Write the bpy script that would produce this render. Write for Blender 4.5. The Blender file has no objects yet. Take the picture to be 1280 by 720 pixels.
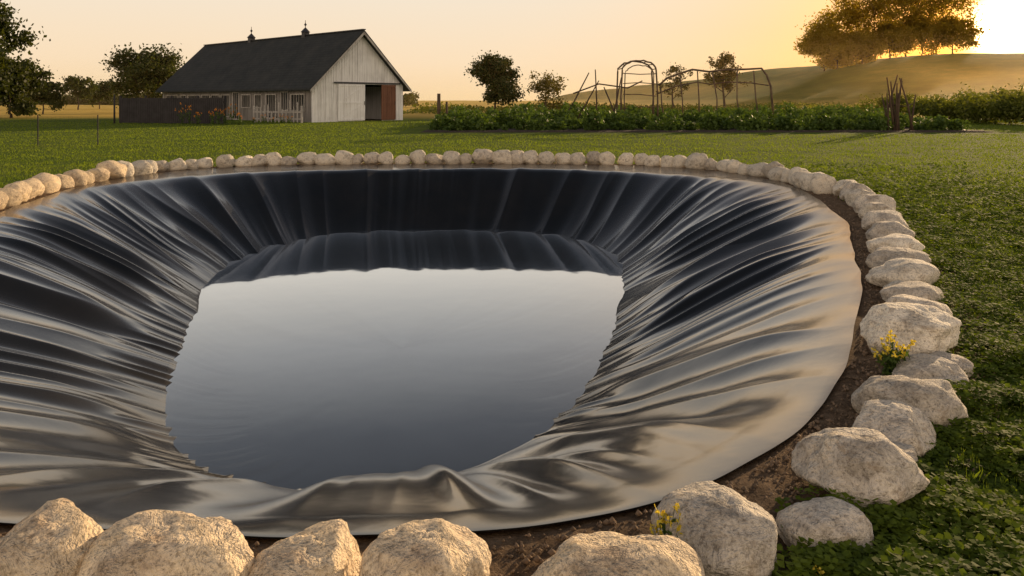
import bpy, math, random
import numpy as np
from mathutils import Vector, Matrix
random.seed(7); np.random.seed(7)
sc=bpy.context.scene
sc.view_settings.view_transform='Standard'; sc.view_settings.look='None'; sc.view_settings.exposure=0
COL=sc.collection
RNG=np.random.default_rng(11)

# ---------------------------------------------------------------- noise
_perm=np.random.default_rng(3).permutation(512).astype(np.int64); _perm=np.concatenate([_perm,_perm,_perm])
_g=np.random.default_rng(4).normal(size=(512,3)); _g/=np.linalg.norm(_g,axis=1)[:,None]
def perlin(x,y,z=0.0):
    x=np.asarray(x,float);y=np.asarray(y,float)+0*x;z=np.asarray(z,float)+0*x
    xi=np.floor(x).astype(np.int64);yi=np.floor(y).astype(np.int64);zi=np.floor(z).astype(np.int64)
    xf=x-xi;yf=y-yi;zf=z-zi
    f=lambda t:t*t*t*(t*(t*6-15)+10)
    u,v,w=f(xf),f(yf),f(zf)
    def gr(dx,dy,dz):
        h=_perm[(_perm[(_perm[(xi+dx)&511]+yi+dy)&511]+zi+dz)&511]
        g=_g[h]
        return g[...,0]*(xf-dx)+g[...,1]*(yf-dy)+g[...,2]*(zf-dz)
    L=lambda a,b,t:a+(b-a)*t
    return 1.6*L(L(L(gr(0,0,0),gr(1,0,0),u),L(gr(0,1,0),gr(1,1,0),u),v),L(L(gr(0,0,1),gr(1,0,1),u),L(gr(0,1,1),gr(1,1,1),u),v),w)
def sstep(a,b,x):
    t=np.clip((x-a)/(b-a),0,1); return t*t*(3-2*t)

# ---------------------------------------------------------------- helpers
def new_mesh(name,V,F,smooth=False):
    me=bpy.data.meshes.new(name)
    V=np.asarray(V,dtype=np.float32)
    if isinstance(F,np.ndarray):
        n,k=F.shape
        me.vertices.add(len(V)); me.vertices.foreach_set('co',V.ravel())
        me.loops.add(n*k); me.loops.foreach_set('vertex_index',F.astype(np.int32).ravel())
        me.polygons.add(n); me.polygons.foreach_set('loop_start',np.arange(0,n*k,k,dtype=np.int32))
        me.polygons.foreach_set('loop_total',np.full(n,k,dtype=np.int32))
        me.update(calc_edges=True)
    else:
        me.from_pydata([tuple(map(float,v)) for v in V],[],F); me.update()
    if smooth: me.polygons.foreach_set('use_smooth',np.ones(len(me.polygons),dtype=bool))
    return me
def obj(name,me,mat=None,parent=None,loc=(0,0,0),rot=(0,0,0),label=None,cat=None,kind=None,group=None):
    o=bpy.data.objects.new(name,me); COL.objects.link(o)
    o.location=loc; o.rotation_euler=rot
    if mat and me is not None and not me.materials: me.materials.append(mat)
    if parent: o.parent=parent
    if label:o["label"]=label
    if cat:o["category"]=cat
    if kind:o["kind"]=kind
    if group:o["group"]=group
    return o
class MB:
    """polygon soup builder"""
    def __init__(s): s.V=[];s.F=[]
    def box(s,x0,x1,y0,y1,z0,z1):
        b=len(s.V)
        s.V+=[(x0,y0,z0),(x1,y0,z0),(x1,y1,z0),(x0,y1,z0),(x0,y0,z1),(x1,y0,z1),(x1,y1,z1),(x0,y1,z1)]
        s.F+=[(b,b+3,b+2,b+1),(b+4,b+5,b+6,b+7),(b,b+1,b+5,b+4),(b+1,b+2,b+6,b+5),(b+2,b+3,b+7,b+6),(b+3,b,b+4,b+7)]
    def prism(s,pts,off):
        b=len(s.V);n=len(pts)
        s.V+=[tuple(p) for p in pts]+[tuple(np.array(p)+np.array(off)) for p in pts]
        s.F+=[tuple(b+i for i in range(n)),tuple(b+n+i for i in reversed(range(n)))]
        for i in range(n): j=(i+1)%n; s.F.append((b+j,b+i,b+n+i,b+n+j))
    def tube(s,pts,rad,n=6):
        pts=[np.array(p,float) for p in pts]
        if np.isscalar(rad): rad=[rad]*len(pts)
        b=len(s.V)
        for i,p in enumerate(pts):
            d=pts[min(i+1,len(pts)-1)]-pts[max(i-1,0)]; d=d/(np.linalg.norm(d)+1e-9)
            a=np.cross(d,[0,0,1.0]) if abs(d[2])<.95 else np.cross(d,[1.0,0,0]); a/=np.linalg.norm(a); c=np.cross(d,a)
            for k in range(n):
                t=2*math.pi*k/n; s.V.append(tuple(p+rad[i]*(math.cos(t)*a+math.sin(t)*c)))
        for i in range(len(pts)-1):
            for k in range(n):
                k2=(k+1)%n; s.F.append((b+i*n+k,b+i*n+k2,b+(i+1)*n+k2,b+(i+1)*n+k))
        s.F.append(tuple(b+k for k in reversed(range(n)))); e=b+(len(pts)-1)*n; s.F.append(tuple(e+k for k in range(n)))
    def mesh(s,name,smooth=False): return new_mesh(name,s.V,s.F,smooth)

def quads(C,size,aspect=1.0,up_bias=0.0,rng=RNG):
    """random little leaf quads (diamond shaped) around centres C"""
    n=len(C); nrm=rng.normal(size=(n,3)); nrm[:,2]+=up_bias; nrm/=np.linalg.norm(nrm,axis=1)[:,None]
    a=np.cross(nrm,rng.normal(size=(n,3))); a/=np.linalg.norm(a,axis=1)[:,None]; b=np.cross(nrm,a)
    size=np.broadcast_to(size,(n,))[:,None]
    V=np.stack([C-a*size,C-b*size*aspect*.6+a*size*.1,C+a*size,C+b*size*aspect*.6+a*size*.1],1).reshape(-1,3)
    return V,np.arange(4*n).reshape(n,4)

# ---------------------------------------------------------------- materials
def mat(name):
    m=bpy.data.materials.new(name); m.use_nodes=True; nt=m.node_tree
    return m,nt,nt.nodes,nt.links,nt.nodes["Principled BSDF"]
def noise(nt,scale,detail=6,rough=.6,vec=None,dist=0):
    n=nt.nodes.new('ShaderNodeTexNoise'); n.inputs['Scale'].default_value=scale;n.inputs['Detail'].default_value=min(detail,5)
    n.inputs['Roughness'].default_value=rough; n.inputs['Distortion'].default_value=dist
    if vec is not None: nt.links.new(vec,n.inputs['Vector'])
    return n.outputs['Fac']
def ramp(nt,fac,stops):
    r=nt.nodes.new('ShaderNodeValToRGB'); nt.links.new(fac,r.inputs['Fac']); e=r.color_ramp.elements
    e[0].position=stops[0][0]; e[0].color=(*stops[0][1],1); e[1].position=stops[-1][0]; e[1].color=(*stops[-1][1],1)
    for p,c in stops[1:-1]: x=e.new(p); x.color=(*c,1)
    return r.outputs['Color']
def mix(nt,fac,a,b,mode='MIX'):
    m=nt.nodes.new('ShaderNodeMix'); m.data_type='RGBA'; m.blend_type=mode
    for s,v in ((m.inputs[0],fac),(m.inputs[6],a),(m.inputs[7],b)):
        if isinstance(v,bpy.types.NodeSocket): nt.links.new(v,s)
        elif isinstance(v,(int,float)): s.default_value=v
        else: s.default_value=(*v,1)
    return m.outputs[2]
def math_(nt,op,a,b=None,clamp=False):
    m=nt.nodes.new('ShaderNodeMath'); m.operation=op; m.use_clamp=clamp
    for i,v in enumerate((a,b)):
        if v is None: continue
        if isinstance(v,bpy.types.NodeSocket): nt.links.new(v,m.inputs[i])
        else: m.inputs[i].default_value=v
    return m.outputs[0]
def bump(nt,h,strength,dist,bs):
    b=nt.nodes.new('ShaderNodeBump'); b.inputs['Strength'].default_value=strength; b.inputs['Distance'].default_value=dist
    nt.links.new(h,b.inputs['Height']); nt.links.new(b.outputs[0],bs.inputs['Normal']); return b
def objvec(nt): return nt.nodes.new('ShaderNodeTexCoord').outputs['Object']
def geopos(nt): return nt.nodes.new('ShaderNodeNewGeometry').outputs['Position']
def attr(nt,n):
    a=nt.nodes.new('ShaderNodeAttribute'); a.attribute_name=n; return a.outputs['Fac']

def simple(name,c,rough=.7,var=.25,scale=3,b=0.3,bscale=20,bd=.01):
    m,nt,N,L,p=mat(name); v=objvec(nt)
    f=noise(nt,scale,4,.6,v)
    col=ramp(nt,f,[(.3,tuple(x*(1-var) for x in c)),(.7,tuple(min(1,x*(1+var)) for x in c))])
    L.new(col,p.inputs['Base Color']); p.inputs['Roughness'].default_value=rough
    if b: bump(nt,noise(nt,bscale,3,.6,v),b,bd,p)
    return m

def leafmat(name,c1,c2,transl=.45,scale=.6,tcol=None,rough=.6):
    m,nt,N,L,p=mat(name)
    f=noise(nt,scale,2,.6,geopos(nt)); col=ramp(nt,f,[(.32,c1),(.68,c2)])
    f2=noise(nt,scale*25,0,.5,geopos(nt)); col=mix(nt,.5,col,mix(nt,f2,tuple(.35*x for x in c1),tuple(min(1,1.7*x) for x in c2)))
    L.new(col,p.inputs['Base Color']); p.inputs['Roughness'].default_value=rough; p.inputs['Specular IOR Level'].default_value=.3
    t=N.new('ShaderNodeBsdfTranslucent'); 
    tc=mix(nt,1.0,col,tcol or (1.6,1.5,.5),'MULTIPLY'); L.new(tc,t.inputs['Color'])
    mx=N.new('ShaderNodeMixShader'); mx.inputs[0].default_value=transl
    L.new(p.outputs[0],mx.inputs[1]); L.new(t.outputs[0],mx.inputs[2]); L.new(mx.outputs[0],N['Material Output'].inputs['Surface'])
    return m

def rockmat(name,base,warm,dark):
    m,nt,N,L,p=mat(name); v=objvec(nt)
    oi=N.new('ShaderNodeObjectInfo')
    big=noise(nt,4,4,.65,v,.4); col=ramp(nt,big,[(.32,dark),(.46,base),(.68,warm)])
    sp=noise(nt,60,3,.75,v); col=mix(nt,1.0,col,ramp(nt,sp,[(.35,(.55,.53,.51)),(.48,(1,1,1)),(.66,(1.16,1.15,1.13))]),'MULTIPLY')
    st=noise(nt,6,5,.78,v,.8); col=mix(nt,ramp(nt,st,[(.55,(0,0,0)),(.64,(.55,.55,.55))]),col,(.28,.205,.13))
    hs=N.new('ShaderNodeHueSaturation'); L.new(col,hs.inputs['Color'])
    L.new(math_(nt,'ADD',math_(nt,'MULTIPLY',oi.outputs['Random'],.40),.86),hs.inputs['Value'])
    L.new(hs.outputs[0],p.inputs['Base Color']); p.inputs['Roughness'].default_value=.82
    h=math_(nt,'ADD',math_(nt,'MULTIPLY',noise(nt,9,5,.72,v,.5),1.5),math_(nt,'MULTIPLY',noise(nt,60,2,.7,v),.3))
    bump(nt,h,1.0,.04,p); return m
M_rock=rockmat('granite_stone',(.80,.66,.47),(.88,.70,.45),(.48,.37,.26))
M_rock2=rockmat('grey_fieldstone',(.60,.55,.47),(.75,.67,.53),(.30,.27,.23))
M_rock3=rockmat('pale_fieldstone',(.79,.73,.61),(.88,.79,.63),(.46,.41,.33))

# liner: black rubber with a satin sheen that rises at grazing angles
M_liner,nt,N,L,p=mat('black_pond_liner'); v=geopos(nt)
dust=noise(nt,1.3,4,.65,v,.3)
L.new(ramp(nt,dust,[(.35,(.003,.004,.006)),(.75,(.008,.008,.009))]),p.inputs['Base Color'])
p.inputs['Roughness'].default_value=.6; p.inputs['Specular IOR Level'].default_value=.1
gl=N.new('ShaderNodeBsdfGlossy'); gl.inputs['Color'].default_value=(1,.965,.92,1)
L.new(ramp(nt,noise(nt,1.6,3,.6,v),[(.3,(.11,)*3),(.7,(.19,)*3)]),gl.inputs['Roughness'])
b=bump(nt,noise(nt,5,3,.5,v),.05,.03,p); L.new(b.outputs[0],gl.inputs['Normal'])
lw=N.new('ShaderNodeLayerWeight'); lw.inputs['Blend'].default_value=.5; L.new(b.outputs[0],lw.inputs['Normal'])
fac=math_(nt,'ADD',math_(nt,'MULTIPLY',math_(nt,'POWER',lw.outputs['Facing'],4.0),1.2),.020,True)
fac=math_(nt,'MINIMUM',fac,.43)
mx=N.new('ShaderNodeMixShader'); L.new(fac,mx.inputs[0]); L.new(p.outputs[0],mx.inputs[1]); L.new(gl.outputs[0],mx.inputs[2]); L.new(mx.outputs[0],N['Material Output'].inputs['Surface'])

# water
M_water,nt,N,L,p=mat('still_pond_water'); N.remove(p)
lw=N.new('ShaderNodeLayerWeight'); lw.inputs['Blend'].default_value=.5
fac=math_(nt,'ADD',math_(nt,'MULTIPLY',math_(nt,'POWER',lw.outputs['Facing'],4.0),2.2),.03,True)
gl=N.new('ShaderNodeBsdfGlossy'); gl.inputs['Roughness'].default_value=.03; gl.inputs['Color'].default_value=(1,.98,.95,1)
tr=N.new('ShaderNodeBsdfTransparent'); tr.inputs['Color'].default_value=(.80,.84,.86,1)
mx=N.new('ShaderNodeMixShader'); L.new(fac,mx.inputs[0]); L.new(tr.outputs[0],mx.inputs[1]); L.new(gl.outputs[0],mx.inputs[2]); L.new(mx.outputs[0],N['Material Output'].inputs['Surface'])
b=N.new('ShaderNodeBump'); b.inputs['Strength'].default_value=.08; b.inputs['Distance'].default_value=.02
L.new(noise(nt,1.6,2,.5,geopos(nt)),b.inputs['Height']); L.new(b.outputs[0],gl.inputs['Normal'])

# ground
M_ground,nt,N,L,p=mat('lawn_and_soil'); v=geopos(nt)
g=ramp(nt,noise(nt,.35,4,.65,v),[(.3,(.066,.118,.015)),(.5,(.105,.155,.021)),(.72,(.17,.20,.033))])
g=mix(nt,.5,g,ramp(nt,noise(nt,9,4,.7,v),[(.3,(.020,.042,.006)),(.7,(.18,.23,.036))]))
far=attr(nt,'field'); fcol=ramp(nt,noise(nt,.06,4,.6,v),[(.3,(.50,.34,.075)),(.7,(.68,.48,.125))])
hcol=ramp(nt,noise(nt,.05,5,.8,v),[(.3,(.030,.060,.008)),(.5,(.060,.095,.013)),(.72,(.14,.14,.028))])
g=mix(nt,far,g,fcol)
g=mix(nt,attr(nt,'hill'),g,hcol)
s=ramp(nt,noise(nt,11,5,.75,v),[(.25,(.06,.040,.026)),(.55,(.20,.14,.09)),(.8,(.32,.24,.16))])
col=mix(nt,attr(nt,'soil'),g,s); L.new(col,p.inputs['Base Color']); p.inputs['Roughness'].default_value=.95; p.inputs['Specular IOR Level'].default_value=.05
bump(nt,noise(nt,35,4,.75,v),1,.03,p)

M_soil=simple('dark_garden_soil',(.045,.030,.02),.95,.5,4,1,12,.06)
M_leafD=leafmat('tree_leaves',(.020,.034,.009),(.062,.075,.018),.35,.5)
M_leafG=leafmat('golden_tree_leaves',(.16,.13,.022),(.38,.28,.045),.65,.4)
M_leafO=leafmat('olive_tree_leaves',(.045,.045,.014),(.12,.10,.028),.5,.6)
M_veg=leafmat('vegetable_leaves',(.028,.065,.013),(.095,.15,.03),.35,.9)
M_bush=leafmat('bush_leaves',(.05,.075,.012),(.15,.165,.03),.45,.9)
M_cover=leafmat('ground_cover_leaves',(.034,.080,.010),(.17,.23,.024),.5,1.6,(1.7,1.6,.5),rough=.75)
M_blade=leafmat('grass_blades',(.058,.115,.013),(.18,.23,.03),.5,.8,(1.6,1.55,.5),rough=.7)
M_bark=simple('tree_bark',(.07,.05,.035),.9,.4,3,.6,8,.05)
M_petal=leafmat('yellow_petals',(.75,.52,.04),(.9,.68,.08),.4,3,(1.1,1,.6))
M_orange=leafmat('orange_petals',(.80,.18,.02),(.9,.34,.03),.3,3,(1.1,1,.6))
M_stick=simple('weathered_stick',(.08,.052,.032),.9,.4,4,.5,20,.01)
M_rust=simple('rusty_metal_tube',(.12,.08,.048),.8,.5,3,.6,20,.01)
M_post=simple('dark_fence_wood',(.028,.026,.028),.85,.4,2,.4,20,.01)
M_slate=simple('dark_metal',(.03,.03,.035),.5,.3)

def boards(name,c,dark,bw):
    m,nt,N,L,p=mat(name); v=objvec(nt)
    mp=N.new('ShaderNodeMapping'); mp.inputs['Scale'].default_value=(9,9,.35); L.new(v,mp.inputs[0])
    st=noise(nt,1.0,5,.7,mp.outputs[0]); col=ramp(nt,st,[(.28,dark),(.5,c),(.75,tuple(min(1,x*1.15) for x in c))])
    dirt=noise(nt,.5,5,.6,v); col=mix(nt,ramp(nt,dirt,[(.48,(0,0,0)),(.78,(.5,)*3)]),col,tuple(.7*x for x in dark))
    L.new(col,p.inputs['Base Color']); p.inputs['Roughness'].default_value=.8
    bump(nt,st,.5,.02,p); return m
M_white=boards('weathered_white_boards',(.82,.83,.83),(.50,.49,.48),.25)
M_whited=boards('white_door_boards',(.86,.87,.87),(.58,.56,.54),.25)
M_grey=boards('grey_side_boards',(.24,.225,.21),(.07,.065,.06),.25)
M_red=boards('reddish_brown_boards',(.19,.085,.048),(.09,.04,.025),.25)
M_trim=boards('trim_wood',(.46,.44,.41),(.16,.15,.135),.25)
M_roof,nt,N,L,p=mat('dark_shingles'); v=objvec(nt)
br=N.new('ShaderNodeTexBrick'); mp=N.new('ShaderNodeMapping'); mp.inputs['Rotation'].default_value=(0,0,math.pi/2); L.new(v,mp.inputs[0]); L.new(mp.outputs[0],br.inputs['Vector'])
br.inputs['Scale'].default_value=1.0; br.inputs['Brick Width'].default_value=.5; br.inputs['Row Height'].default_value=.22; br.inputs['Mortar Size'].default_value=.015
br.inputs['Color1'].default_value=(.026,.033,.036,1); br.inputs['Color2'].default_value=(.042,.048,.048,1); br.inputs['Mortar'].default_value=(.01,.01,.012,1)
L.new(mix(nt,.5,br.outputs['Color'],ramp(nt,noise(nt,.6,5,.7,v),[(.3,(.018,.022,.024)),(.7,(.06,.06,.056))])),p.inputs['Base Color']); p.inputs['Roughness'].default_value=.85; p.inputs['Specular IOR Level'].default_value=.25

# ---------------------------------------------------------------- pond shape (metres)
CX,CY=-1.6,10.8
rim_pts=[(0,2.86),(-.6,2.84),(-1.56,2.9),(-2.6,3.05),(-3.8,3.7),(-5.4,5.0),(-6.7,7.0),(-7.1,9),(-7.4,10.5),(-8.0,12.6),(-8.4,14.3),(-8.45,15.7),(-8.2,17.2),(-7.4,18.4),(-6.2,19),(-4,19.2),(-1.7,19.3),(1,19.3),(3.3,19.0),(4.8,17.7),(5.5,15.3),(5.3,13.2),(4.88,11.5),(4.08,9),(3.50,7.66),(2.62,5.71),(2.0,4.5),(1.46,3.78),(.90,3.22),(.5,2.99)]
wat_pts=[(-1.86,5.38),(-2.7,5.85),(-3.3,7.2),(-3.85,8.79),(-4.3,10.3),(-4.85,12.2),(-4.5,15.3),(-3.5,16.2),(-1.6,16.4),(.6,16.3),(1.45,15.5),(1.75,12.2),(1.4,10.3),(1.0,8.5),(.6,7.15),(.3,6.4),(-.25,5.72),(-1.1,5.38)]
NT=2600
TH=np.linspace(0,2*math.pi,NT,endpoint=False)+math.pi
def polar(pts,sm):
    P=np.array(pts)-[CX,CY]; a=np.arctan2(P[:,1],P[:,0])%(2*math.pi); r=np.hypot(P[:,0],P[:,1]); o=np.argsort(a); a=a[o]; r=r[o]
    a=np.concatenate([a-2*math.pi,a,a+2*math.pi]); r=np.concatenate([r,r,r])
    R=np.interp(TH%(2*math.pi),a,r)
    k=np.exp(-.5*(np.arange(-130,131)/sm)**2); k/=k.sum()
    return np.convolve(np.concatenate([R[-130:],R,R[:130]]),k,'valid')
RR=polar(rim_pts,26); RW=polar(wat_pts,52)
def rim_r(ang):
    t=(ang-math.pi)%(2*math.pi)/(2*math.pi)*NT
    return np.interp(t,np.arange(NT+1),np.append(RR,RR[0]))
def rimdist(x,y):
    a=np.arctan2(y-CY,x-CX); return np.hypot(x-CX,y-CY)-rim_r(a)

def hillf(x,y): return 18.0*sstep(42,155,x)*sstep(105,262,y)*(1+.07*perlin(x*.012,y*.012,4))
def terrain(x,y):
    hill=hillf(x,y)
    roll=sstep(80,200,y)*perlin(x*.01,y*.01,2.2)*1.2
    rd=rimdist(x,y)
    near=sstep(.9,2.0,rd)*(perlin(x*.5,y*.5,1)*.03)*(1-sstep(30,40,y))
    return hill+roll+near

NG=900
th=np.linspace(0,2*math.pi,NG,endpoint=False); r0=rim_r(th)
offs=np.concatenate([np.array([-.30,-.28,-.2,-.08]),np.linspace(0,1.2,26),np.geomspace(1.35,1600,140)])
rr=r0[None,:]*0+r0[None,:]+offs[:,None]
X=CX+rr*np.cos(th); Y=CY+rr*np.sin(th)
Z=terrain(X,Y)
soilb=(1-sstep(.55,.9,offs))[:,None]*sstep(-.02,.15,offs)[:,None]
Z=Z+soilb*(perlin(X*5,Y*5,0)*.025+perlin(X*14,Y*14,3)*.014)
Z[0]-=2.6; Z[1]-=.14; Z[2]-=.07; Z[3]-=.02; Z[4]-=.01
nr=len(offs)
idx=np.arange(nr*NG).reshape(nr,NG)
F=np.stack([idx[:-1],idx[1:],np.roll(idx,-1,1)[1:],np.roll(idx,-1,1)[:-1]],-1).reshape(-1,4)
me=new_mesh('ground',np.stack([X,Y,Z],-1).reshape(-1,3),F,True)
soil=np.clip((1-sstep(.45,.82,offs[:,None]+perlin(X*2.2,Y*2.2,5)*.22+perlin(X*8,Y*8,5)*.12)),0,1)
field=sstep(62,80,Y)
hilla=np.maximum(sstep(.2,2.5,hillf(X,Y)),sstep(34,66,X+perlin(X*.03,Y*.03,8)*14)*sstep(60,75,Y)*.7)
for nm,vals in (('soil',soil),('field',field),('hill',hilla)):
    a=me.attributes.new(nm,'FLOAT','POINT'); a.data.foreach_set('value',vals.ravel().astype(np.float32))
obj('ground',me,M_ground,kind='structure')

# ---------------------------------------------------------------- liner
Q=np.concatenate([np.linspace(0,1,170),np.linspace(1,1.35,40)[1:],np.linspace(1.35,2,10)[1:]])
q=Q[:,None]; R_=RR[None,:]; W_=RW[None,:]
thv=TH[None,:]+0*q
side=np.clip(np.cos(thv),-1,1); back=sstep(.35,.9,np.sin(thv)); front=sstep(.3,.97,-np.sin(thv))
rad=np.where(q<=1,R_+(W_-R_)*q,W_*(1-(q-1)*.999))
lip=.0+.44*back
g=np.clip((q-lip)/(1-lip),0,1)
gb=.75*g+.25*sstep(0,1,g); gb=np.where(gb<.12,gb*gb/.24,gb-.06)/.94
gs=g**(1.32-.12*front)
z=np.where(q<=1,-1.2*(gb*back+gs*(1-back)),-1.2-.8*(1-np.exp(-(q-1)*2.6)))
u=np.cumsum(RR)*(2*math.pi/NT)*.8; u=u[None,:]+0*q
fr=np.clip(-np.sin(thv),0,1)
sweep=q*(np.clip(side,0,1)*(.6+2.9*fr)-np.clip(-side,0,1)*(1.0+1.6*fr))*(1-.9*back)+.3*np.sin(q*1.8+u*.3)*(1-.85*back)
us=u+sweep
warp=perlin(us*.25,q*.6,7)*.75*(1-.5*back)
def soft(a,e=.0004): return np.sqrt(a*a+e)
n1=1-soft(perlin(us*.74+warp,q*.24,1)*1.9)
n2=1-soft(perlin(us*1.55+warp*1.3,q*.28,4)*1.8,.0007)
n3=perlin(us*.30+warp*.6,q*.4,9)
n4=1-soft(perlin(us*3.3+warp*2,q*.28,12)*1.8,.003)
n5=1-soft(perlin(us*2.5+warp*1.5,q*.30,17)*1.8,.01)
msk=.35+.65*sstep(-.40,.25,perlin(us*.22,q*.5,20)); msk2=sstep(-.1,.4,perlin(us*.33+9,q*.6,25))
st_=sstep(lip*.6,lip+.36*(1-lip),q)
st2=(.10+.08*front)*sstep(0,.10,q)*(1-.6*back)
A=.003+.178*np.maximum(st_,st2)*(1-.96*sstep(.62,.97,q)*(1-.9*back))
A=A*(1-.25*front)*(1-.15*back)*(1-.8*sstep(1.1,1.5,q))
disp=A*(n1*.95*(1-.5*front)+n2*.78*msk+n3*.34*(1-.9*front)+n4*(.16+.10*back+.20*front)*msk2-.88+.24*front)
puck=sstep(.74,.96,q)*(1-sstep(1.08,1.26,q))*(1-.85*back)*(.35+.65*front)
disp+=puck*(.060*(np.clip(n5,0,1)**3-.25)*sstep(-.35,.2,perlin(us*.5,0*q,44)))
z=z+disp*.9*(1-.6*back*st_); rad=rad-disp*(.5+.75*back)*sstep(.08,.4,q)*(1-.7*sstep(.9,1,q)*(1-back))
rad=rad+(1-sstep(0,.12,q))*(perlin(u*.6,0*q,33)*.035+perlin(u*2.4,0*q,35)*.018)
z=z+.016+(1-sstep(0,.16,q))*(.008*perlin(u*2.2,q*4,40)+.002)
X=CX+rad*np.cos(thv); Y=CY+rad*np.sin(thv)
hem=np.stack([CX+(rad[0]+.001)*np.cos(TH),CY+(rad[0]+.001)*np.sin(TH),z[0]-.006],-1)[None]
G=np.stack([X,Y,z],-1)
V=np.concatenate([hem,G[:1],G])
nr=V.shape[0]; idx=np.arange(nr*NT).reshape(nr,NT)
def strip(i0,i1): return np.stack([idx[i0:i1],np.roll(idx,-1,1)[i0:i1],np.roll(idx,-1,1)[i0+1:i1+1],idx[i0+1:i1+1]],-1).reshape(-1,4)
F=np.concatenate([strip(0,1),strip(2,nr-1)])
obj('pond_liner',new_mesh('pond_liner',V.reshape(-1,3),F,True),M_liner,label="black rubber pond liner draped in folds over the dug hollow",cat="pond liner")

wr=RW+.6; rings=np.linspace(0.02,1,30)
X=CX+wr[None,::4]*rings[:,None]*np.cos(TH[::4]);Y=CY+wr[None,::4]*rings[:,None]*np.sin(TH[::4])
n4_=X.shape[1]; idx=np.arange(30*n4_).reshape(30,n4_)
F=np.stack([idx[:-1],idx[1:],np.roll(idx,-1,1)[1:],np.roll(idx,-1,1)[:-1]],-1).reshape(-1,4)
V=np.stack([X,Y,0*X-1.2],-1).reshape(-1,3)
V=np.concatenate([V,[[CX,CY,-1.2]]])
mef=[tuple(f) for f in F.tolist()]+[(len(V)-1,int(idx[0,i]),int(idx[0,(i+1)%n4_])) for i in range(n4_)]
obj('water',new_mesh('water',V,mef,True),M_water,kind='structure')

# ---------------------------------------------------------------- stones
import bmesh
def rock_mesh(name,seed,sx,sy,sz,sub=4,facets=13,k=34):
    r=np.random.default_rng(seed)
    bm=bmesh.new(); bmesh.ops.create_icosphere(bm,subdivisions=sub,radius=1); me=bpy.data.meshes.new(name); bm.to_mesh(me); bm.free()
    n=len(me.vertices); V=np.empty(n*3,np.float32); me.vertices.foreach_get('co',V); D=V.reshape(-1,3).astype(float); D/=np.linalg.norm(D,axis=1)[:,None]
    nn=r.normal(size=(facets,3)); nn/=np.linalg.norm(nn,axis=1)[:,None]; dd=r.uniform(.66,1.0,facets)
    nn=np.vstack([nn,[0,0,1]]); dd=np.append(dd,.86)
    c=D@nn.T; rr=np.where(c>.05,dd[None]/np.maximum(c,.05),9)
    rad=-np.log(np.exp(-k*np.minimum(rr,3)).sum(1)+np.exp(-k*1.02))/k
    o=r.uniform(0,50)
    rad=rad+perlin(D[:,0]*1.6+o,D[:,1]*1.6,D[:,2]*1.6)*.10+perlin(D[:,0]*4+o,D[:,1]*4,D[:,2]*4)*.04+(1-2*np.abs(perlin(D[:,0]*6+o,D[:,1]*6,D[:,2]*6)))*.022+perlin(D[:,0]*14+o,D[:,1]*14,D[:,2]*14)*.014
    P=D*rad[:,None]
    for a in range(3):
        lo,hi=P[:,a].min(),P[:,a].max(); P[:,a]=(P[:,a]-(lo+hi)/2)/(hi-lo)
    P[:,2]+=.5
    P*=[sx,sy,sz]
    me.vertices.foreach_set('co',P.astype(np.float32).ravel()); me.update()
    me.polygons.foreach_set('use_smooth',np.ones(len(me.polygons),dtype=bool)); return me
near=[(-2.05,2.50,.44,.29,.40,1),(-1.56,2.46,.46,.305,.42,1),(-1.14,2.42,.57,.295,.44,1),(-.68,2.46,.37,.24,.38,1),(-.285,2.43,.41,.265,.38,1),
(.33,2.40,.56,.275,.42,1),(.76,2.70,.45,.26,.40,0),(1.19,2.84,.33,.15,.28,0),(1.50,3.17,.50,.28,.42,0),(1.86,3.62,.40,.20,.36,0),
(2.11,3.92,.52,.24,.42,0),(2.48,4.40,.42,.15,.34,0),(2.68,4.95,.62,.31,.46,1),(2.66,4.58,.32,.12,.26,0),(3.07,5.62,.48,.20,.40,0),
(3.30,6.12,.50,.18,.40,0),(3.55,6.72,.60,.24,.44,1),(3.86,7.40,.58,.21,.42,0),(4.22,8.15,.56,.21,.42,1),(4.52,8.85,.52,.24,.42,0),
(4.82,9.55,.55,.26,.46,0),(5.12,10.3,.52,.27,.44,1),(5.40,11.05,.55,.29,.46,0),(5.65,11.8,.52,.28,.45,1),(5.85,12.55,.54,.30,.45,0),(5.96,13.15,.5,.28,.45,1),(.03,2.30,.3,.11,.26,1),
(3.38,6.42,.3,.12,.26,1),(3.98,7.78,.32,.15,.28,0),(4.66,9.2,.34,.16,.3,1),(5.30,10.7,.34,.17,.3,0),(1.72,3.38,.26,.12,.24,0),(2.36,4.14,.26,.11,.22,1),
(2.92,5.32,.36,.16,.30,1)]
for i,(x,y,w,h,d,wm) in enumerate(near):
    me=rock_mesh('rounded_stone',100+i,w*1.06,d*1.06,h*1.22,5 if y<5.5 else 4)
    lab="rounded beige granite boulder edging the pond" if wm else "grey weathered fieldstone edging the pond on soil"
    if h<.18: lab="small flat grey fieldstone lying beside the pond"
    mt=(M_rock if y<3 else M_rock3) if wm else M_rock2
    obj('edging_stone',me,mt,loc=(x,y,float(terrain(np.array([x]),np.array([y]))[0])-h*.2),rot=(0,0,0),label=lab,cat="stone",group="stones edging the pond")
variants=[rock_mesh('rounded_stone',300+i,1,1,1,3,8,60) for i in range(18)]
warmv=[v_.copy() for v_ in variants[:8]]
ring=[]
ang=math.atan2(13.62-CY,5.98-CX)
r=random.Random(5)
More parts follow.
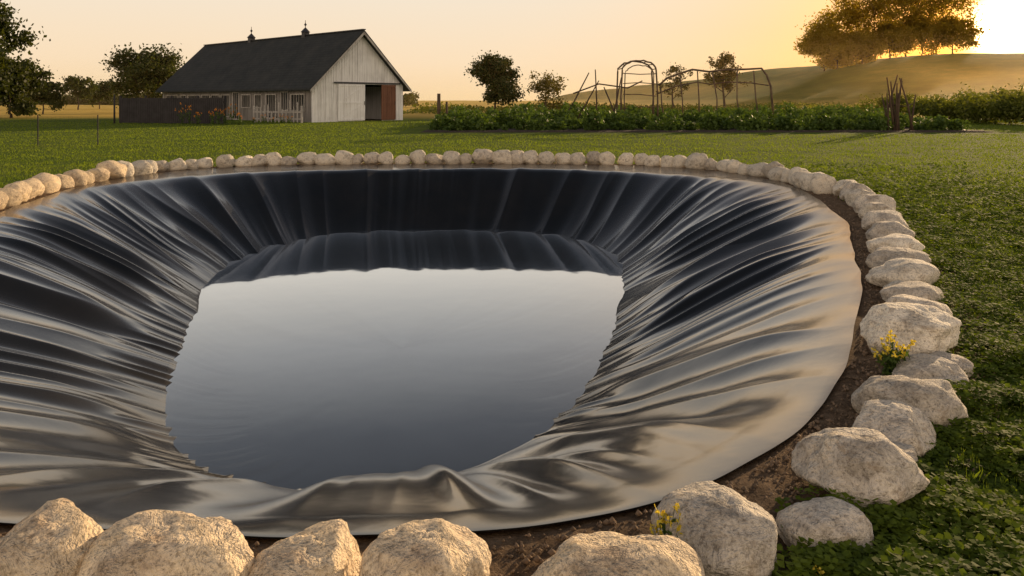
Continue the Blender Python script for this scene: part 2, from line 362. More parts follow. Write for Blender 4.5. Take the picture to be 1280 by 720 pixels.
while ang< math.pi*2-1.75:
    R=float(rim_r(np.array([ang]))[0])+.27+r.uniform(-.05,.10)
    x=CX+R*math.cos(ang);y=CY+R*math.sin(ang)
    if x<-1.9 and y<3.2: break
    wd=r.choice([.40,.45,.50,.55,.62]); ring.append((x,y,wd,ang))
    s=wd*.5+.16
    ang2=ang+.002
    while True:
        R2=float(rim_r(np.array([ang2]))[0])+.30; 
        if math.hypot(CX+R2*math.cos(ang2)-x,CY+R2*math.sin(ang2)-y)>=s: break
        ang2+=.002
    ang=ang2
for i,(x,y,w,an) in enumerate(ring):
    vi=r.randrange(18); warm=x<-7.6 and y<16
    me=warmv[vi%8] if warm else variants[vi]
    tall=r.uniform(.34,.47)*(.8+.35*w)
    o=obj('edging_stone',me,M_rock if warm else (M_rock3 if vi<15 else M_rock2),loc=(x,y,-.07),rot=(r.uniform(-.25,.25),r.uniform(-.25,.25),an+math.pi/2+r.uniform(-.35,.35)+r.choice([0,math.pi])),label="warm tan stone in the row edging the pond" if warm else "pale rough stone in the row edging the pond",cat="stone",group="stones edging the pond")
    o.scale=(w,w*r.uniform(.65,.9),tall)
print('stones',len(ring)+len(near))

# ---------------------------------------------------------------- soil crumbs
n=12000
ang=RNG.uniform(0,2*math.pi,n*6); off=RNG.uniform(.03,.9,n*6); R=rim_r(ang)+off; x=CX+R*np.cos(ang); y=CY+R*np.sin(ang)
keep=(np.abs(x)<.8*y+.3)&(y<14)&(RNG.random(n*6)<np.clip(5/y,0,1)**1.5); x=x[keep][:n];y=y[keep][:n]; n=len(x)
sz=RNG.uniform(.003,.010,n)*RNG.uniform(.5,1.8,n)
oc=np.array([(1,0,0),(0,1,0),(-1,0,0),(0,-1,0),(0,0,1),(0,0,-1)],float); of=np.array([(0,1,4),(1,2,4),(2,3,4),(3,0,4),(1,0,5),(2,1,5),(3,2,5),(0,3,5)])
V=(oc[None]*RNG.uniform(.6,1.4,(n,6,1)))*sz[:,None,None]+np.stack([x,y,sz*.4+.005],-1)[:,None]
F=(of[None]+6*np.arange(n)[:,None,None]).reshape(-1,3)
M_clod=simple('soil_clods',(.21,.15,.10),.95,.5,6,0)
obj('soil_clods',new_mesh('soil_clods',V.reshape(-1,3),F),M_clod,kind='stuff',label="loose brown soil crumbs around the pond edge",cat="soil")

# ---------------------------------------------------------------- ground cover & grass
def scatter(n,dmin,dmax,x0,x1):
    d=np.exp(RNG.uniform(math.log(dmin),math.log(dmax),n)); s=RNG.uniform(x0,x1,n); return s*d,d
x,y=scatter(130000,2.2,22,.18,.78)
rd=rimdist(x,y)+perlin(x*2.2,y*2.2,5)*.18
fade=(1-sstep(7,21,y+perlin(x*.6,y*.6,31)*3))*(1-sstep(2.0,7,rd)*.7)
keep=(RNG.random(len(x))<np.clip(.65+perlin(x*3.5,y*3.5,8)*1.3,0.1,1)*fade*sstep(.40,.74,rd))
x=x[keep];y=y[keep]
mound=.06+.07*perlin(x*2.6,y*2.6,2)+.03*perlin(x*9,y*9,2)
zz=terrain(x,y)+RNG.uniform(0,1,len(x))**.6*np.clip(mound,.012,.18)*1.2
sz=np.maximum(.026,.0040*y)*RNG.uniform(.5,1.25,len(x)); n=len(x); rot=RNG.uniform(0,2*math.pi,n)
VV=[]
for k in range(3):
    a=rot+k*2.094+RNG.normal(0,.2,n); tilt=RNG.uniform(-.35,.5,n)
    dx,dy=np.cos(a),np.sin(a); dz=tilt; px,py=-dy,dx; roll=RNG.normal(0,.25,n)
    c0=np.stack([x,y,zz],-1); D=np.stack([dx,dy,dz],-1); Pp=np.stack([px,py,roll],-1); s_=sz[:,None]
    VV.append(np.stack([c0,c0+D*s_*.7-Pp*s_*.5,c0+D*s_*1.1,c0+D*s_*.7+Pp*s_*.5],1))
V=np.concatenate(VV,0).reshape(-1,3)
obj('ground_cover',new_mesh('ground_cover',V,np.arange(len(V)).reshape(-1,4)),M_cover,kind='stuff',label="dense low leafy green ground cover beside the stones",cat="ground cover")
def blades(x,y,h,w,name,label):
    n=len(x); z0=terrain(x,y)-.005; a=RNG.uniform(0,2*math.pi,n); lean=RNG.normal(0,.35,n)*h; b=RNG.uniform(0,2*math.pi,n)
    dx,dy=np.cos(a)*w*.5,np.sin(a)*w*.5; tx,ty=x+np.cos(b)*lean,y+np.sin(b)*lean
    V=np.stack([np.stack([x-dx,y-dy,z0],-1),np.stack([x+dx,y+dy,z0],-1),np.stack([(x*.4+tx*.6)*1+dx*.7-(tx-x)*.2,(y*.4+ty*.6)+dy*.7-(ty-y)*.2,z0+h*.65],-1),np.stack([tx,ty,z0+h],-1)],1).reshape(-1,3)
    return obj(name,new_mesh(name,V,np.arange(4*n).reshape(n,4)),M_blade,kind='stuff',label=label,cat="grass")
x,y=scatter(330000,2.0,60,-.74,.74)
rd=rimdist(x,y)+perlin(x*2.2,y*2.2,5)*.18
keep=(RNG.random(len(x))<sstep(.38,.80,rd))&~((y>36.5)&(x>-6)&(x<26)&(y<60))&(RNG.random(len(x))<np.clip(.8+perlin(x*1.2,y*1.2,18)*.8,.3,1)*np.where((y<8)&(x>0),.3,1))
x=x[keep];y=y[keep]
h=(.03+.025*RNG.random(len(x)))*(1+.5*perlin(x*.7,y*.7,6)); w=np.maximum(.004,.0013*y)
blades(x,y,h,w,'lawn_grass',"short green lawn grass around the pond")
x=RNG.uniform(1.0,3.0,16000);y=RNG.uniform(2.2,3.1,16000); rd=rimdist(x,y)
k=(rd>.5)&(RNG.random(len(x))<np.clip(.35+perlin(x*6,y*6,3)*1.5,0,1)); x=x[k];y=y[k]
blades(x,y,RNG.uniform(.02,.08,len(x)),np.full(len(x),.005),'grass_tufts',"longer grass tufts beside the stones")

# ---------------------------------------------------------------- trees
def tree_meshes(seed,H,W,trunk_h,leaf,nleaf,spread=1.0,clus=.085,limbs=9,r0=None):
    r=random.Random(seed); mb=MB(); tips=[]
    r0=r0 or H*.022
    def rv(s): return np.array([r.gauss(0,s),r.gauss(0,s),r.gauss(0,s)])
    top=np.array([r.uniform(-.05,.05)*H,r.uniform(-.05,.05)*H,H*.8])
    tp=[np.zeros(3)+[0,0,-.2],np.array([0,0,trunk_h*.5])+rv(.01*H)*[1,1,0],np.array([0,0,trunk_h])+rv(.015*H)*[1,1,0]]
    for k in (.4,.7,1): tp.append(tp[2]+(top-tp[2])*k+rv(.02*H)*[1,1,0])
    mb.tube(tp,[r0*1.25,r0,r0*.85,r0*.6,r0*.4,r0*.12],8)
    def on_trunk(f):
        f=f*3; i=min(int(f),2); return tp[2+i]+(tp[3+i]-tp[2+i])*(f-i)
    for li in range(limbs):
        f=li/limbs+r.uniform(0,.1); s=on_trunk(min(f,.98)); az=li*2.4+r.uniform(-.5,.5)
        prof=math.sin(math.pi*min(1,.25+.70*f))**.7
        ln=W*.5*prof*r.uniform(.72,1.08)
        e=s+np.array([math.cos(az)*ln,math.sin(az)*ln,(H-s[2])*r.uniform(.03,.42)+.03*ln])
        e[2]=min(e[2],H*.97)
        m=(s+e)/2+rv(.03*W)-[0,0,.02*H]
        mb.tube([s,m,e],[r0*.4,r0*.25,r0*.08],5)
        for k in range(5):
            t=.3+.7*k/4; b=(s*(1-t)+e*t) if k<4 else e
            d=rv(1);d[2]=abs(d[2])*.8; d/=np.linalg.norm(d); l2=W*.17*r.uniform(.6,1.2)
            e2=b+d*l2; mb.tube([b,(b+e2)/2+rv(.01*W),e2],[r0*.14,r0*.09,r0*.04],4); tips.append(e2)
            for kk in range(2):
                d=rv(1);d[2]=d[2]*.6+.2; d/=np.linalg.norm(d); e3=e2+d*W*.08*r.uniform(.6,1.3)
                mb.tube([e2,e3],[r0*.05,r0*.02],3); tips.append(e3)
    for k in range(8):
        d=rv(1); d/=np.linalg.norm(d); tips.append(top+d*W*.09+[0,0,H*.08])
    T=np.array(tips); rg=np.random.default_rng(seed)
    wts=rg.uniform(.3,1.6,len(T)); wts/=wts.sum(); ti=rg.choice(len(T),nleaf,p=wts)
    C=T[ti]+rg.normal(size=(nleaf,3))*[clus*W*.62,clus*W*.62,clus*W*.5]*spread*rg.uniform(.5,1.2,(nleaf,1))
    C[:,2]=np.maximum(C[:,2],trunk_h*.55+rg.uniform(0,.03*H,nleaf))
    V,F=quads(C,leaf*rg.uniform(.6,1.3,nleaf),1.1,.2,rg)
    return mb.mesh('trunk',True),new_mesh('crown',V,F)
def tree(seed,loc,H,W,trunk_h,leaf,nleaf,label,m=None,name='tree',cat='tree',sink=0,**k):
    a,b=tree_meshes(seed,H,W,trunk_h,leaf,nleaf,**k)
    z=float(terrain(np.array([loc[0]],float),np.array([loc[1]],float))[0])-sink
    e=obj(name,None,loc=(loc[0],loc[1],z),label=label,cat=cat)
    obj('trunk',a,M_bark,e); obj('crown',b,m or M_leafD,e); return e
def P(px,d): return ((px-640)/924*d,d)
tree(1,P(-38,64),11.2,8.2,.8,.19,26000,"tall dark leafy tree at the edge of the lawn",limbs=15,clus=.115)
tree(2,P(14,70),5.4,5.4,.5,.16,10000,"low dark bushy tree beside a tall one",clus=.12)
tree(3,P(54,88),4.0,4.4,.5,.16,5000,"small bushy tree on the lawn edge",clus=.11)
tree(4,P(98,120),5.2,6,.8,.2,3000,"small distant tree near the barn")
tree(5,P(186,95),7.6,8.4,1.0,.19,15000,"round leafy tree beside the barn",limbs=14,clus=.12)
tree(6,P(125,130),4.4,7,.6,.22,2500,"low distant tree near the dark fence")
tree(7,P(619,92),7.2,5.8,.9,.18,12000,"round dark tree standing alone in the field",limbs=14,clus=.12)
tree(8,P(683,76),4.4,5.2,.4,.12,2200,"sparse spindly shrub behind the garden",M_leafO,name='shrub',cat='shrub',spread=1.2)
tree(9,P(905,105),8.6,6.2,1.6,.15,3400,"slender half bare tree behind the garden",M_leafO)
tree(10,P(842,100),6.5,4.5,1.5,.13,1200,"thin bare tree behind the garden arch",M_leafO)
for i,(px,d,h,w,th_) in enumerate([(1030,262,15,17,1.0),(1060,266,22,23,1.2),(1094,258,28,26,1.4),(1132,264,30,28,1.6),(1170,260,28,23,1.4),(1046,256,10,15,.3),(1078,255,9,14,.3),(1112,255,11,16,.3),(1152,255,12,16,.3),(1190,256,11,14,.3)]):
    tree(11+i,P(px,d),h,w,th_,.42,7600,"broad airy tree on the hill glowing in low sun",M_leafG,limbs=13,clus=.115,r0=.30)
n=26000; X_=RNG.uniform(-260,-30,n); keep=RNG.random(n)<.75; X_=X_[keep]; n=len(X_)
Y_=RNG.uniform(225,240,n); hh=3.6+2.6*perlin(X_*.06,0*X_,3)+1.5*perlin(X_*.22,0*X_,9)
C=np.stack([X_,Y_,RNG.uniform(0,1,n)*np.maximum(hh,1)],-1); V,F=quads(C,RNG.uniform(.35,.8,n))
obj('distant_woods',new_mesh('distant_woods',V,F),M_leafD,kind='stuff',label="far line of dark trees along the horizon",cat="woodland")
n=30000; X_=RNG.uniform(-14,120,n); Y_=RNG.uniform(88,150,n); keep=(perlin(X_*.05,Y_*.05,60)>.02)&(X_<Y_*.76); X_=X_[keep];Y_=Y_[keep];n=len(X_)
hh=np.clip(.8+.9*perlin(X_*.1,Y_*.1,61),.2,1.8); C=np.stack([X_,Y_,terrain(X_,Y_)+RNG.uniform(0,1,n)*hh],-1); V,F=quads(C,RNG.uniform(.12,.30,n))
obj('field_scrub',new_mesh('field_scrub',V,F),M_bush,kind='stuff',label="rough tall grass and scrub on the far field",cat="scrub")
for i,(px,d,h,w) in enumerate([(1262,52,1.3,5.5),(1215,56,1.15,5),(1170,60,1.15,4.5),(1300,50,1.4,6),(1245,66,1.5,6),(1120,70,1.3,5)]):
    tree(40+i,P(px,d),h,w,.10,.11,5200,"dense green bush beside the vegetable garden",M_bush,name='bush',cat='bush',clus=.11)

# ---------------------------------------------------------------- barn
barn=obj('barn',None,loc=(-15.15,56,0),rot=(0,0,math.radians(49.3)),label="weathered white barn with dark steep roof and open door",cat="barn")
GW,BL,EH,RH=9.0,25.0,2.9,7.15
def roofz(x): return EH+(RH-EH)*(1-abs(x-GW/2)/(GW/2))
mb=MB(); bw=.25
nb=int(GW/bw)
DX0,DX1,DH=4.95,6.6,2.95
for i in range(nb):
    x0=i*bw;x1=x0+bw; o=.018*(i%2)+random.uniform(0,.006)
    z0=DH if (x1>DX0+.01 and x0<DX1-.01) else 0
    mb.prism([(x0,-o,z0),(x1,-o,z0),(x1,-o,roofz(x1)-.02),(x0,-o,roofz(x0)-.02)],(0,.06,0))
for i in range(1,nb):
    x0=i*bw-.02; 
    if DX0-.05<x0<DX1+.05: continue
    mb.prism([(x0,-.045,0),(x0+.04,-.045,0),(x0+.04,-.045,roofz(x0)-.12),(x0,-.045,roofz(x0)-.12)],(0,.03,0))
mb.prism([(0,BL,0),(GW,BL,0),(GW,BL,EH),(GW/2,BL,RH-.05),(0,BL,EH)],(0,.06,0))
mb.box(GW-.06,GW,.08,BL-.01,0,EH-.03)
obj('wall',mb.mesh('wall'),M_white,barn)
mb=MB()
rr=random.Random(77)
ops=[];yy=1.0
while yy<22:
    wd=rr.choice([.9,1.3,1.7,2.2]); ops.append((yy,yy+wd,rr.choice([.1,.3,.9,1.1]),rr.choice([2.1,2.3]))); yy+=wd+rr.uniform(.4,.9)
y=.1;k=0
while y<BL-.3:
    y1=y+.25; o=.015*(k%2); k+=1
    ins=[a for a in ops if y1>a[0]+.05 and y<a[1]-.05]
    if ins:
        mb.box(-o,.05-o,y,y1,0,ins[0][2]); mb.box(-o,.05-o,y,y1,ins[0][3],EH-.03)
    else: mb.box(-o,.05-o,y,y1,0,EH-.03)
    y=y1
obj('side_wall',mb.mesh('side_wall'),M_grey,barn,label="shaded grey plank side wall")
for a,b_,za,zb in ops:
    m2=MB(); 
    m2.box(-.07,-.02,a-.1,b_+.1,za-.08,za);m2.box(-.07,-.02,a-.1,b_+.1,zb,zb+.09);m2.box(-.07,-.02,a-.1,a,za+.003,zb-.003);m2.box(-.07,-.02,b_,b_+.1,za+.003,zb-.003)
    nn=max(2,int((b_-a)/.3))
    for t in range(1,nn): m2.box(-.05,-.03,a+(b_-a)*t/nn-.025,a+(b_-a)*t/nn+.025,za+.003,zb-.003)
    obj('window',m2.mesh('window'),M_trim,barn)
mb=MB(); OH=.5; sl=(RH-EH)/(GW/2); T=.14
for sgn in (-1,1):
    xe=GW/2+sgn*(GW/2+OH); ze=EH-sl*OH
    mb.prism([(GW/2+sgn*.001,-.55,RH),(xe,-.55,ze),(xe,-.55,ze+T),(GW/2+sgn*.001,-.55,RH+T*1.3)],(0,BL+1.1,0))
roof=obj('roof',mb.mesh('roof'),M_roof,barn)
m2=MB(); m2.box(GW/2-.16,GW/2+.16,-.56,BL+.56,RH+T*1.3-.03,RH+T*1.3+.05); obj('ridge_cap',m2.mesh('ridge_cap'),M_slate,roof)
m2=MB()
for sgn in (-1,1):
    xe=GW/2+sgn*(GW/2+OH); ze=EH-sl*OH
    m2.prism([(GW/2+sgn*.002,-.58,RH-.22),(xe,-.58,ze-.12),(xe,-.58,ze+.06),(GW/2+sgn*.002,-.58,RH+.02)],(0,.028,0))
obj('bargeboard',m2.mesh('bargeboard'),M_trim,barn)
for yv in (7.6,16.5):
    m2=MB(); z0=RH-.1; c=GW/2
    m2.box(c-.24,c+.24,yv-.24,yv+.24,z0,z0+.55)
    m2.tube([(c,yv,z0+.55),(c,yv,z0+.62),(c,yv,z0+.95)],[.42,.36,.05],10)
    m2.tube([(c,yv,z0+.9),(c,yv,z0+1.1),(c,yv,z0+1.2),(c,yv,z0+1.32),(c,yv,z0+1.6)],[.04,.04,.13,.04,.02],8)
    obj('roof_vent',m2.mesh('roof_vent'),M_slate,roof,label="dark roof vent with pointed finial")
def door(name,x0,x1,y,mt,label,rotz=0):
    m2=MB(); w=x1-x0; n=int(w/.2)
    for i in range(n): m2.box(i*w/n,(i+1)*w/n-.004,-.03-.006*(i%2),0,.05,2.95)
    for zz in (.08,1.42,2.78): m2.box(.0,w,-.062,-.038,zz,zz+.14)
    m2.box(0,.13,-.06,-.038,.23,1.41);m2.box(w-.13,w,-.06,-.038,.23,1.41);m2.box(0,.13,-.06,-.038,1.57,2.77);m2.box(w-.13,w,-.06,-.038,1.57,2.77)
    for za,zb in ((.24,1.40),(1.58,2.76)):
        m2.prism([(.14,-.058,za),(.30,-.058,za),(w-.14,-.058,zb),(w-.30,-.058,zb)],(0,.018,0))
    o=obj(name,m2.mesh(name),mt,barn,loc=(x0,y,0),rot=(0,0,rotz),label=label); 
    h=MB(); h.box(w-.1,w-.06,-.1,-.063,1.3,1.6); obj('handle',h.mesh('handle'),M_slate,o)
door('door',2.3,4.9,-.09,M_whited,"white sliding barn door with cross braces")
door('door',6.6,8.1,-.09,M_red,"reddish brown open barn door")
m2=MB(); m2.box(1.9,8.6,-.2,-.13,3.0,3.12); obj('door_rail',m2.mesh('door_rail'),M_slate,barn)
m2=MB(); m2.box(.3,8.7,.3,BL-.5,-.02,.03); obj('barn_floor',m2.mesh('barn_floor'),M_soil,barn)

def fence(x0,y0,x1,y1,h,label,mt,name='plank_fence',gap=.02,pw=.16,jit=.04):
    L_=math.hypot(x1-x0,y1-y0); e=obj(name,None,loc=(x0,y0,0),rot=(0,0,math.atan2(y1-y0,x1-x0)),label=label,cat="fence")
    m=MB(); n=int(L_/pw); rr=random.Random(3)
    for i in range(n): m.box(i*L_/n,(i+1)*L_/n-gap,-.02,.005,.04,h-.06+rr.uniform(-jit/2,jit))
    m.box(0,L_,.01,.06,.25,.33);m.box(0,L_,.01,.06,h-.4,h-.3)
    obj('panel',m.mesh('panel'),mt,e)
    k=max(1,int(L_/2.2))
    for i in range(k+1):
        m=MB(); xx=i*L_/k; m.box(xx-.06,xx+.06,.07,.19,-.2,h+.12); obj('post',m.mesh('post'),mt,e)
    return e
fence(-28.9,54.4,-20.2,51.8,1.9,"dark vertical plank fence next to the barn",M_post)
fence(-19.6,56.0,-15.6,54.6,1.15,"uneven pale picket fence beside the barn wall",M_trim,'picket_fence',.24,.31,.6)
def post(x,y,h,r_,label,m_=M_stick,lean=0,name='wooden_post'):
    mb=MB(); mb.tube([(0,0,-.2),(lean*.5,0,h*.5),(lean,0,h)],[r_,r_*.9,r_*.8],8)
    return obj(name,mb.mesh(name,True),m_,loc=(x,y,0),label=label,cat="post")
post(-28.6,53.2,2.1,.07,"dark wooden post at the end of the fence",M_post)
post(-4.55,46,2.1,.13,"weathered wooden post at the garden corner")
post(-4.1,46.5,1.6,.08,"short wooden post at the garden corner")
e=obj('wire_fence',None,loc=(0,0,0),label="thin wire fence with slim posts across the lawn",cat="fence")
A0=np.array([-24,27.0]);A1=np.array([-15.4,27.5])
for i in range(5):
    p_=A0+(A1-A0)*i/4; m=MB(); m.tube([(p_[0],p_[1],-.2),(p_[0],p_[1],1.15)],.02,6); obj('post',m.mesh('post'),M_post,e)
m=MB()
for zz in np.linspace(.1,1.1,6): m.tube([(*A0,zz),(*((A0+A1)/2),zz-.01),(*A1,zz)],.003,3)
for t in np.linspace(0,1,58): p_=A0+(A1-A0)*t; m.tube([(*p_,.1),(*p_,1.1)],.002,3)
obj('wire_mesh',m.mesh('wire_mesh'),M_slate,e)

# ---------------------------------------------------------------- garden
gx0,gx1,gy0,gy1=-5.0,25.5,38.5,58
nx,ny=90,60
gx=np.linspace(gx0,gx1,nx);gy=np.linspace(gy0,gy1,ny);GX,GY=np.meshgrid(gx,gy); GZ=.012+.05+perlin(GX*1.5,GY*1.5)*.04
GZ[0]=-.05;GZ[-1]=-.05;GZ[:,0]=-.05;GZ[:,-1]=-.05
GY[0]+=perlin(gx*.4,0*gx)*.2
idx=np.arange(nx*ny).reshape(ny,nx);F=np.stack([idx[:-1,:-1],idx[:-1,1:],idx[1:,1:],idx[1:,:-1]],-1).reshape(-1,4)
obj('garden_soil',new_mesh('garden_soil',np.stack([GX,GY,GZ],-1).reshape(-1,3),F,True),M_soil,kind='structure')
def veg_mesh(seed,leaf=.085):
    rg=np.random.default_rng(seed); n=420
    d=rg.normal(size=(n,3)); d/=np.linalg.norm(d,axis=1)[:,None]; rad=rg.uniform(.25,1.15,n)**.6
    st=rg.normal(size=(7,3))*.22
    C=d*rad[:,None]*[.40,.40,.34]+[0,0,.38]+st[rg.integers(0,7,n)]*[1,1,.9]
    C[:,2]=np.maximum(C[:,2],.03)
    V,F=quads(C,leaf*rg.uniform(.6,1.7,n),1.3,.6,rg)
    return new_mesh('vegetable_plant',V,F)
vms=[veg_mesh(s) for s in range(7)]
rr=random.Random(9)
for row,yy in enumerate((40.6,42.6)):
    x_=-4.2
    while x_<24.6:
        o=obj('vegetable_plant',vms[rr.randrange(7)],M_veg,loc=(x_,yy+rr.uniform(-.4,.4),.02),rot=(0,0,rr.uniform(0,6)),label="leafy green vegetable plant in the garden bed",cat="plant",group="vegetable plants in the garden")
        s_=rr.uniform(.45,1.1); o.scale=(s_,s_,s_*rr.uniform(.6,1.3)); x_+=rr.uniform(.4,1.15)
n=70000; x=RNG.uniform(-4.6,25,n); row=RNG.integers(0,8,n); y=44.4+row*1.75+RNG.normal(0,.34,n)
hh=np.clip(.75+.7*perlin(x*.55,row*3.3,1)+.6*perlin(x*1.9,row*1.7,5),.12,1.9)
C=np.stack([x,y,.03+RNG.uniform(0,1,n)**.75*hh],-1); V,F=quads(C,RNG.uniform(.05,.13,n),1.3,.6)
obj('crop_rows',new_mesh('crop_rows',V,F),M_veg,kind='stuff',label="rows of leafy green crops filling the garden",cat="crops")

rj=random.Random(4)
def jit(pts,s=.04): return [(p[0]+rj.uniform(-s,s),p[1]+rj.uniform(-s,s),p[2]+rj.uniform(-s,s)) for p in pts]
def arch_pts(w,h,y,n=14,top=.35):
    pts=[(-w/2,y,-.1),(-w/2-.05,y,h*.45)]
    for i in range(n+1):
        t=math.pi-math.pi*i/n; pts.append((math.cos(t)*w/2,y,h-w*top+math.sin(t)*w*top))
    pts+=[(w/2+.06,y,h*.45),(w/2,y,-.1)]; return pts
D=47
e=obj('garden_arch',None,loc=(8.1,D,0),rot=(0,0,.15),label="rusty metal garden arch of double hoops with cross bars",cat="arch")
for yy in (0,.9):
    m=MB(); m.tube(jit(arch_pts(2.3,4.2,yy,top=.28)),.055,6); obj('hoop',m.mesh('hoop',True),M_rust,e)
m=MB(); m.tube(jit(arch_pts(1.85,3.9,0,top=.28)),.035,6); obj('inner_hoop',m.mesh('inner_hoop',True),M_rust,e)
ap=arch_pts(2.3,4.2,0,top=.28)
for p_ in ap[3:-3:2]:
    m=MB(); m.tube(jit([p_,(p_[0],.9,p_[2])]),.03,5); obj('cross_bar',m.mesh('cross_bar',True),M_rust,e)
for zz in (1.2,2.0,2.8,3.4):
    m=MB(); m.tube(jit([(-1.15,0,zz),(0,0,zz),(1.15,0,zz)],.08),.03,5); obj('cross_bar',m.mesh('cross_bar',True),M_rust,e)
e=obj('trellis_frame',None,loc=(9.3,47,0),label="long low rusty trellis frame over the vegetable rows",cat="trellis")
top=[(0,0,2.6),(.5,0,3.1),(1.2,0,3.3),(2.2,0,3.6),(3.2,0,3.55),(4.2,0,3.6),(5.6,0,3.7),(6.5,0,3.65),(6.9,0,3.3),(7.1,0,2.6),(7.3,0,-.1)]
m=MB(); m.tube(jit(top,.07),.07,6); obj('rail',m.mesh('rail',True),M_rust,e)
m=MB(); m.tube(jit([(0,0,2.2),(1.2,0,2.5),(2.4,0,2.75),(3.4,0,2.7),(4.4,0,2.8),(5.8,0,2.75),(7.0,0,2.6)],.1),.04,5); obj('rail',m.mesh('rail',True),M_rust,e)
for x_,z_ in ((.1,2.6),(1.3,3.3),(2.4,3.6),(3.5,3.55),(4.9,3.6),(6.1,3.6)):
    m=MB(); m.tube(jit([(x_+.3,0,-.1),(x_+.15,0,z_*.5),(x_,0,z_)],.1),.042,6); obj('upright',m.mesh('upright',True),M_rust,e)
e=obj('bean_pole_row',None,loc=(3.2,46,0),label="leaning bean poles tied to a sagging horizontal rail",cat="bean poles")
rr=random.Random(21)
for (xa,xb,zb) in ((-.3,1.6,3.4),(.5,2.2,2.9),(2.0,2.0,3.6),(2.9,3.6,3.1),(3.5,2.5,2.5)):
    m=MB(); m.tube([(xa,0,-.1),((xa+xb)/2+.05,rr.uniform(-.2,.2),zb/2),(xb,rr.uniform(-.3,.3),zb)],[.06,.05,.035],6); obj('pole',m.mesh('pole',True),M_stick,e)
m=MB(); m.tube([(.6,0,2.1),(2.2,0,2.7),(4.0,0,2.45),(5.0,.6,2.9)],.045,5); obj('rail',m.mesh('rail',True),M_stick,e)
e=obj('plant_stakes',None,loc=(20.9,40.0,0),label="loose upright cluster of dark wooden plant stakes",cat="plant support")
rr=random.Random(12)
for i in range(11):
    bx=rr.uniform(-.75,.75); by=rr.uniform(-.4,.4); h=rr.uniform(1.9,3.1); lean=rr.uniform(-.5,.5)-bx*.25; m=MB()
    m.tube([(bx,by,-.1),(bx+lean*.5,by,h*.5),(bx+lean*1.2,by+rr.uniform(-.2,.2),h)],[.06,.05,.03],6); obj('stake',m.mesh('stake',True),M_stick,e)
m=MB(); m.tube([(-.7,0,1.3),(-.2,.1,1.45),(.3,0,1.35),(.75,0,1.5)],.03,5); obj('tie',m.mesh('tie',True),M_stick,e)

def flower(x,y,h,nf,seed,label,petal=M_petal,spread=.5,ps=.012,name='yellow_flower_plant',z=0,cat='flower'):
    rr=random.Random(seed); e=obj(name,None,loc=(x,y,z),label=label,cat=cat)
    s=MB(); Cf=[];Cl=[]
    for i in range(nf):
        a=rr.uniform(0,6.28); l=rr.uniform(.1,1)*spread*h; hh=h*rr.uniform(.6,1)
        s.tube([(0.01*math.cos(a),.01*math.sin(a),-.01),(l*.4*math.cos(a),l*.4*math.sin(a),hh*.55),(l*math.cos(a),l*math.sin(a),hh)],[ps*.15,ps*.12,ps*.08],4)
        for k in range(7): Cf.append((l*math.cos(a)+rr.gauss(0,ps*.5),l*math.sin(a)+rr.gauss(0,ps*.5),hh-k*ps*.35+rr.gauss(0,ps*.4)))
        for k in range(8):
            t=rr.uniform(.05,.8); Cl.append((l*t*math.cos(a)+rr.gauss(0,ps*1.3),l*t*math.sin(a)+rr.gauss(0,ps*1.3),hh*t))
    obj('stem',s.mesh('stem'),M_veg,e)
    rg=np.random.default_rng(seed)
    V,F=quads(np.array(Cl),ps*1.9,.5,.3,rg); obj('foliage',new_mesh('foliage',V,F),M_veg,e)
    V,F=quads(np.array(Cf),ps*.75,1.3,.5,rg); obj('blossom',new_mesh('blossom',V,F),petal,e)
flower(2.30,4.50,.27,26,1,"yellow wildflower clump growing between the stones",spread=.5,ps=.014)
flower(.545,2.62,.27,18,2,"small yellow wildflower clump beside a stone",spread=.22,ps=.011)
flower(-1.86,2.36,.20,12,3,"small yellow wildflower clump between boulders",spread=.5,ps=.009)
flower(1.05,2.55,.08,8,4,"low yellow wildflowers in the grass",spread=.9,ps=.008)
rr=random.Random(8)
for i in range(8):
    px=-22.6+i*.62+rr.uniform(-.25,.25)
    flower(px,51.0-i*.12,rr.uniform(.8,1.6),7,30+i,"orange flowering plant in front of the dark fence",M_orange,.35,.05,'orange_flower_plant')
for i in range(5):
    flower(-19.0+i*.75+rr.uniform(-.2,.2),54.9-i*.28,rr.uniform(.4,.7),7,60+i,"leafy pale orange flowers along the barn wall",M_orange,.5,.035,'orange_flower_plant')

# ---------------------------------------------------------------- mist over the far field
M_mist=bpy.data.materials.new('morning_mist'); M_mist.use_nodes=True; nt=M_mist.node_tree; nt.nodes.clear()
vs=nt.nodes.new('ShaderNodeVolumeScatter'); vs.inputs['Color'].default_value=(1,.70,.32,1); vs.inputs['Density'].default_value=.0005; vs.inputs['Anisotropy'].default_value=.72
o_=nt.nodes.new('ShaderNodeOutputMaterial'); nt.links.new(vs.outputs[0],o_.inputs['Volume'])
m=MB(); m.box(-150,420,64,420,-3,8); obj('mist',m.mesh('mist'),M_mist,kind='structure')

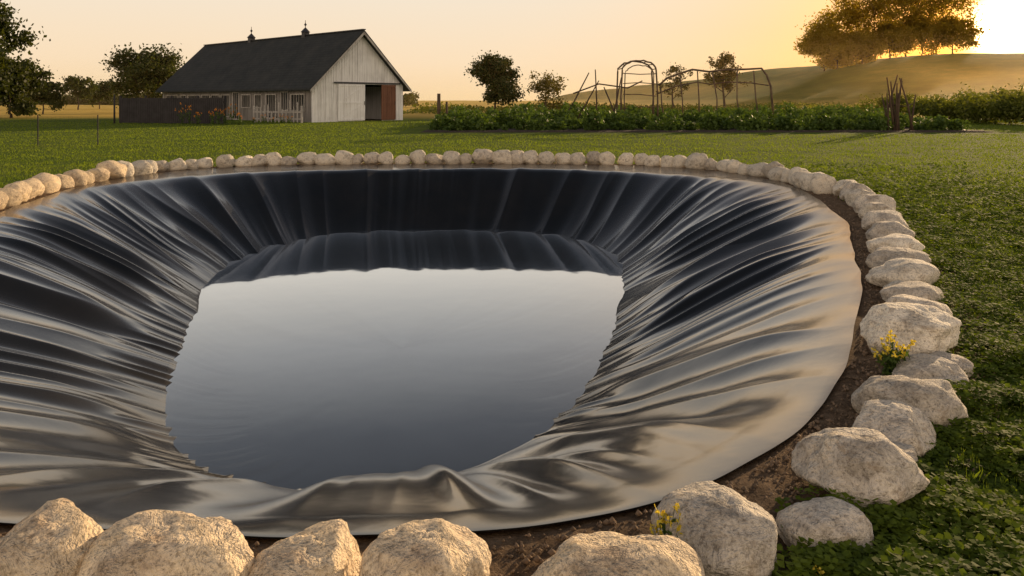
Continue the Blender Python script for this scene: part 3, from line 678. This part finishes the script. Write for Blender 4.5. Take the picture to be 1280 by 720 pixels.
# ---------------------------------------------------------------- world & sun
AZ=math.radians(38); EL=math.radians(10.5)
S=Vector((math.sin(AZ)*math.cos(EL),math.cos(AZ)*math.cos(EL),math.sin(EL)))
GA,GE=math.radians(33.6),math.radians(4.6)
GS=(math.sin(GA)*math.cos(GE),math.cos(GA)*math.cos(GE),math.sin(GE))
w=bpy.data.worlds.new("World"); sc.world=w; w.use_nodes=True; nt=w.node_tree; N=nt.nodes; L=nt.links
bg=N['Background']; bg.inputs['Strength'].default_value=1
sky=N.new('ShaderNodeTexSky'); sky.sky_type='NISHITA'; sky.sun_disc=False; sky.sun_elevation=EL; sky.sun_rotation=AZ; sky.dust_density=2.5
tc=N.new('ShaderNodeTexCoord'); sep=N.new('ShaderNodeSeparateXYZ'); L.new(tc.outputs['Generated'],sep.inputs[0])
base=ramp(nt,sep.outputs['Z'],[(0,(.97,.68,.37)),(.05,(.96,.74,.50)),(.13,(.91,.77,.60)),(.22,(.73,.70,.645)),(.31,(.48,.49,.505)),(.40,(.22,.24,.28)),(.50,(.15,.165,.20)),(.60,(.14,.15,.18)),(.75,(.11,.13,.17)),(1,(.09,.11,.14))])
backc=ramp(nt,sep.outputs['Z'],[(0,(1.4,1.04,.76)),(.3,(1.35,1.04,.78)),(.6,(.70,.59,.50)),(.8,(.20,.20,.23)),(1,(.09,.11,.14))])
az=N.new('ShaderNodeMapRange'); az.inputs['From Min'].default_value=-.45; az.inputs['From Max'].default_value=.05; L.new(sep.outputs['Y'],az.inputs['Value'])
base=mix(nt,az.outputs[0],backc,base)
gz=N.new('ShaderNodeMapRange'); gz.inputs['From Min'].default_value=-.03; gz.inputs['From Max'].default_value=-.002; gz.inputs['To Min'].default_value=.12; L.new(sep.outputs['Z'],gz.inputs['Value'])
vm=N.new('ShaderNodeVectorMath'); vm.operation='DOT_PRODUCT'; L.new(tc.outputs['Generated'],vm.inputs[0]); vm.inputs[1].default_value=GS
c=math_(nt,'MAXIMUM',vm.outputs['Value'],0.0)
g1=math_(nt,'POWER',c,2600.0); g2=math_(nt,'POWER',c,110.0); g3=math_(nt,'POWER',c,20.0)
def scale(col,f):
    m=N.new('ShaderNodeVectorMath'); m.operation='SCALE'; m.inputs[0].default_value=col; L.new(f,m.inputs['Scale']); return m.outputs[0]
def add(a,b):
    m=N.new('ShaderNodeVectorMath'); m.operation='ADD'; L.new(a,m.inputs[0]); L.new(b,m.inputs[1]); return m.outputs[0]
tot=add(base,scale((8,7,4),g1)); tot=add(tot,scale((1.9,.42,-.08),g2)); tot=add(tot,scale((.22,-.10,-.34),g3))
m=N.new('ShaderNodeVectorMath'); m.operation='SCALE'; m.inputs['Scale'].default_value=.003; L.new(sky.outputs[0],m.inputs[0]); tot=add(tot,m.outputs[0])
m=N.new('ShaderNodeVectorMath'); m.operation='SCALE'; L.new(tot,m.inputs[0]); L.new(gz.outputs[0],m.inputs['Scale'])
L.new(m.outputs[0],bg.inputs['Color'])
sl=bpy.data.lights.new('sun','SUN'); sl.energy=5.0; sl.angle=math.radians(.6); sl.color=(1,.70,.40)
so=bpy.data.objects.new('sun',sl); COL.objects.link(so); so.rotation_euler=S.to_track_quat('Z','Y').to_euler(); so.location=(30,40,20)

cam=bpy.data.cameras.new('camera'); co=bpy.data.objects.new('camera',cam); COL.objects.link(co)
cam.sensor_width=36; cam.lens=26; cam.shift_y=-235/1280; cam.clip_end=4000; cam.clip_start=.05
co.location=(0,0,1.7); co.rotation_euler=(math.radians(90),0,0); sc.camera=co
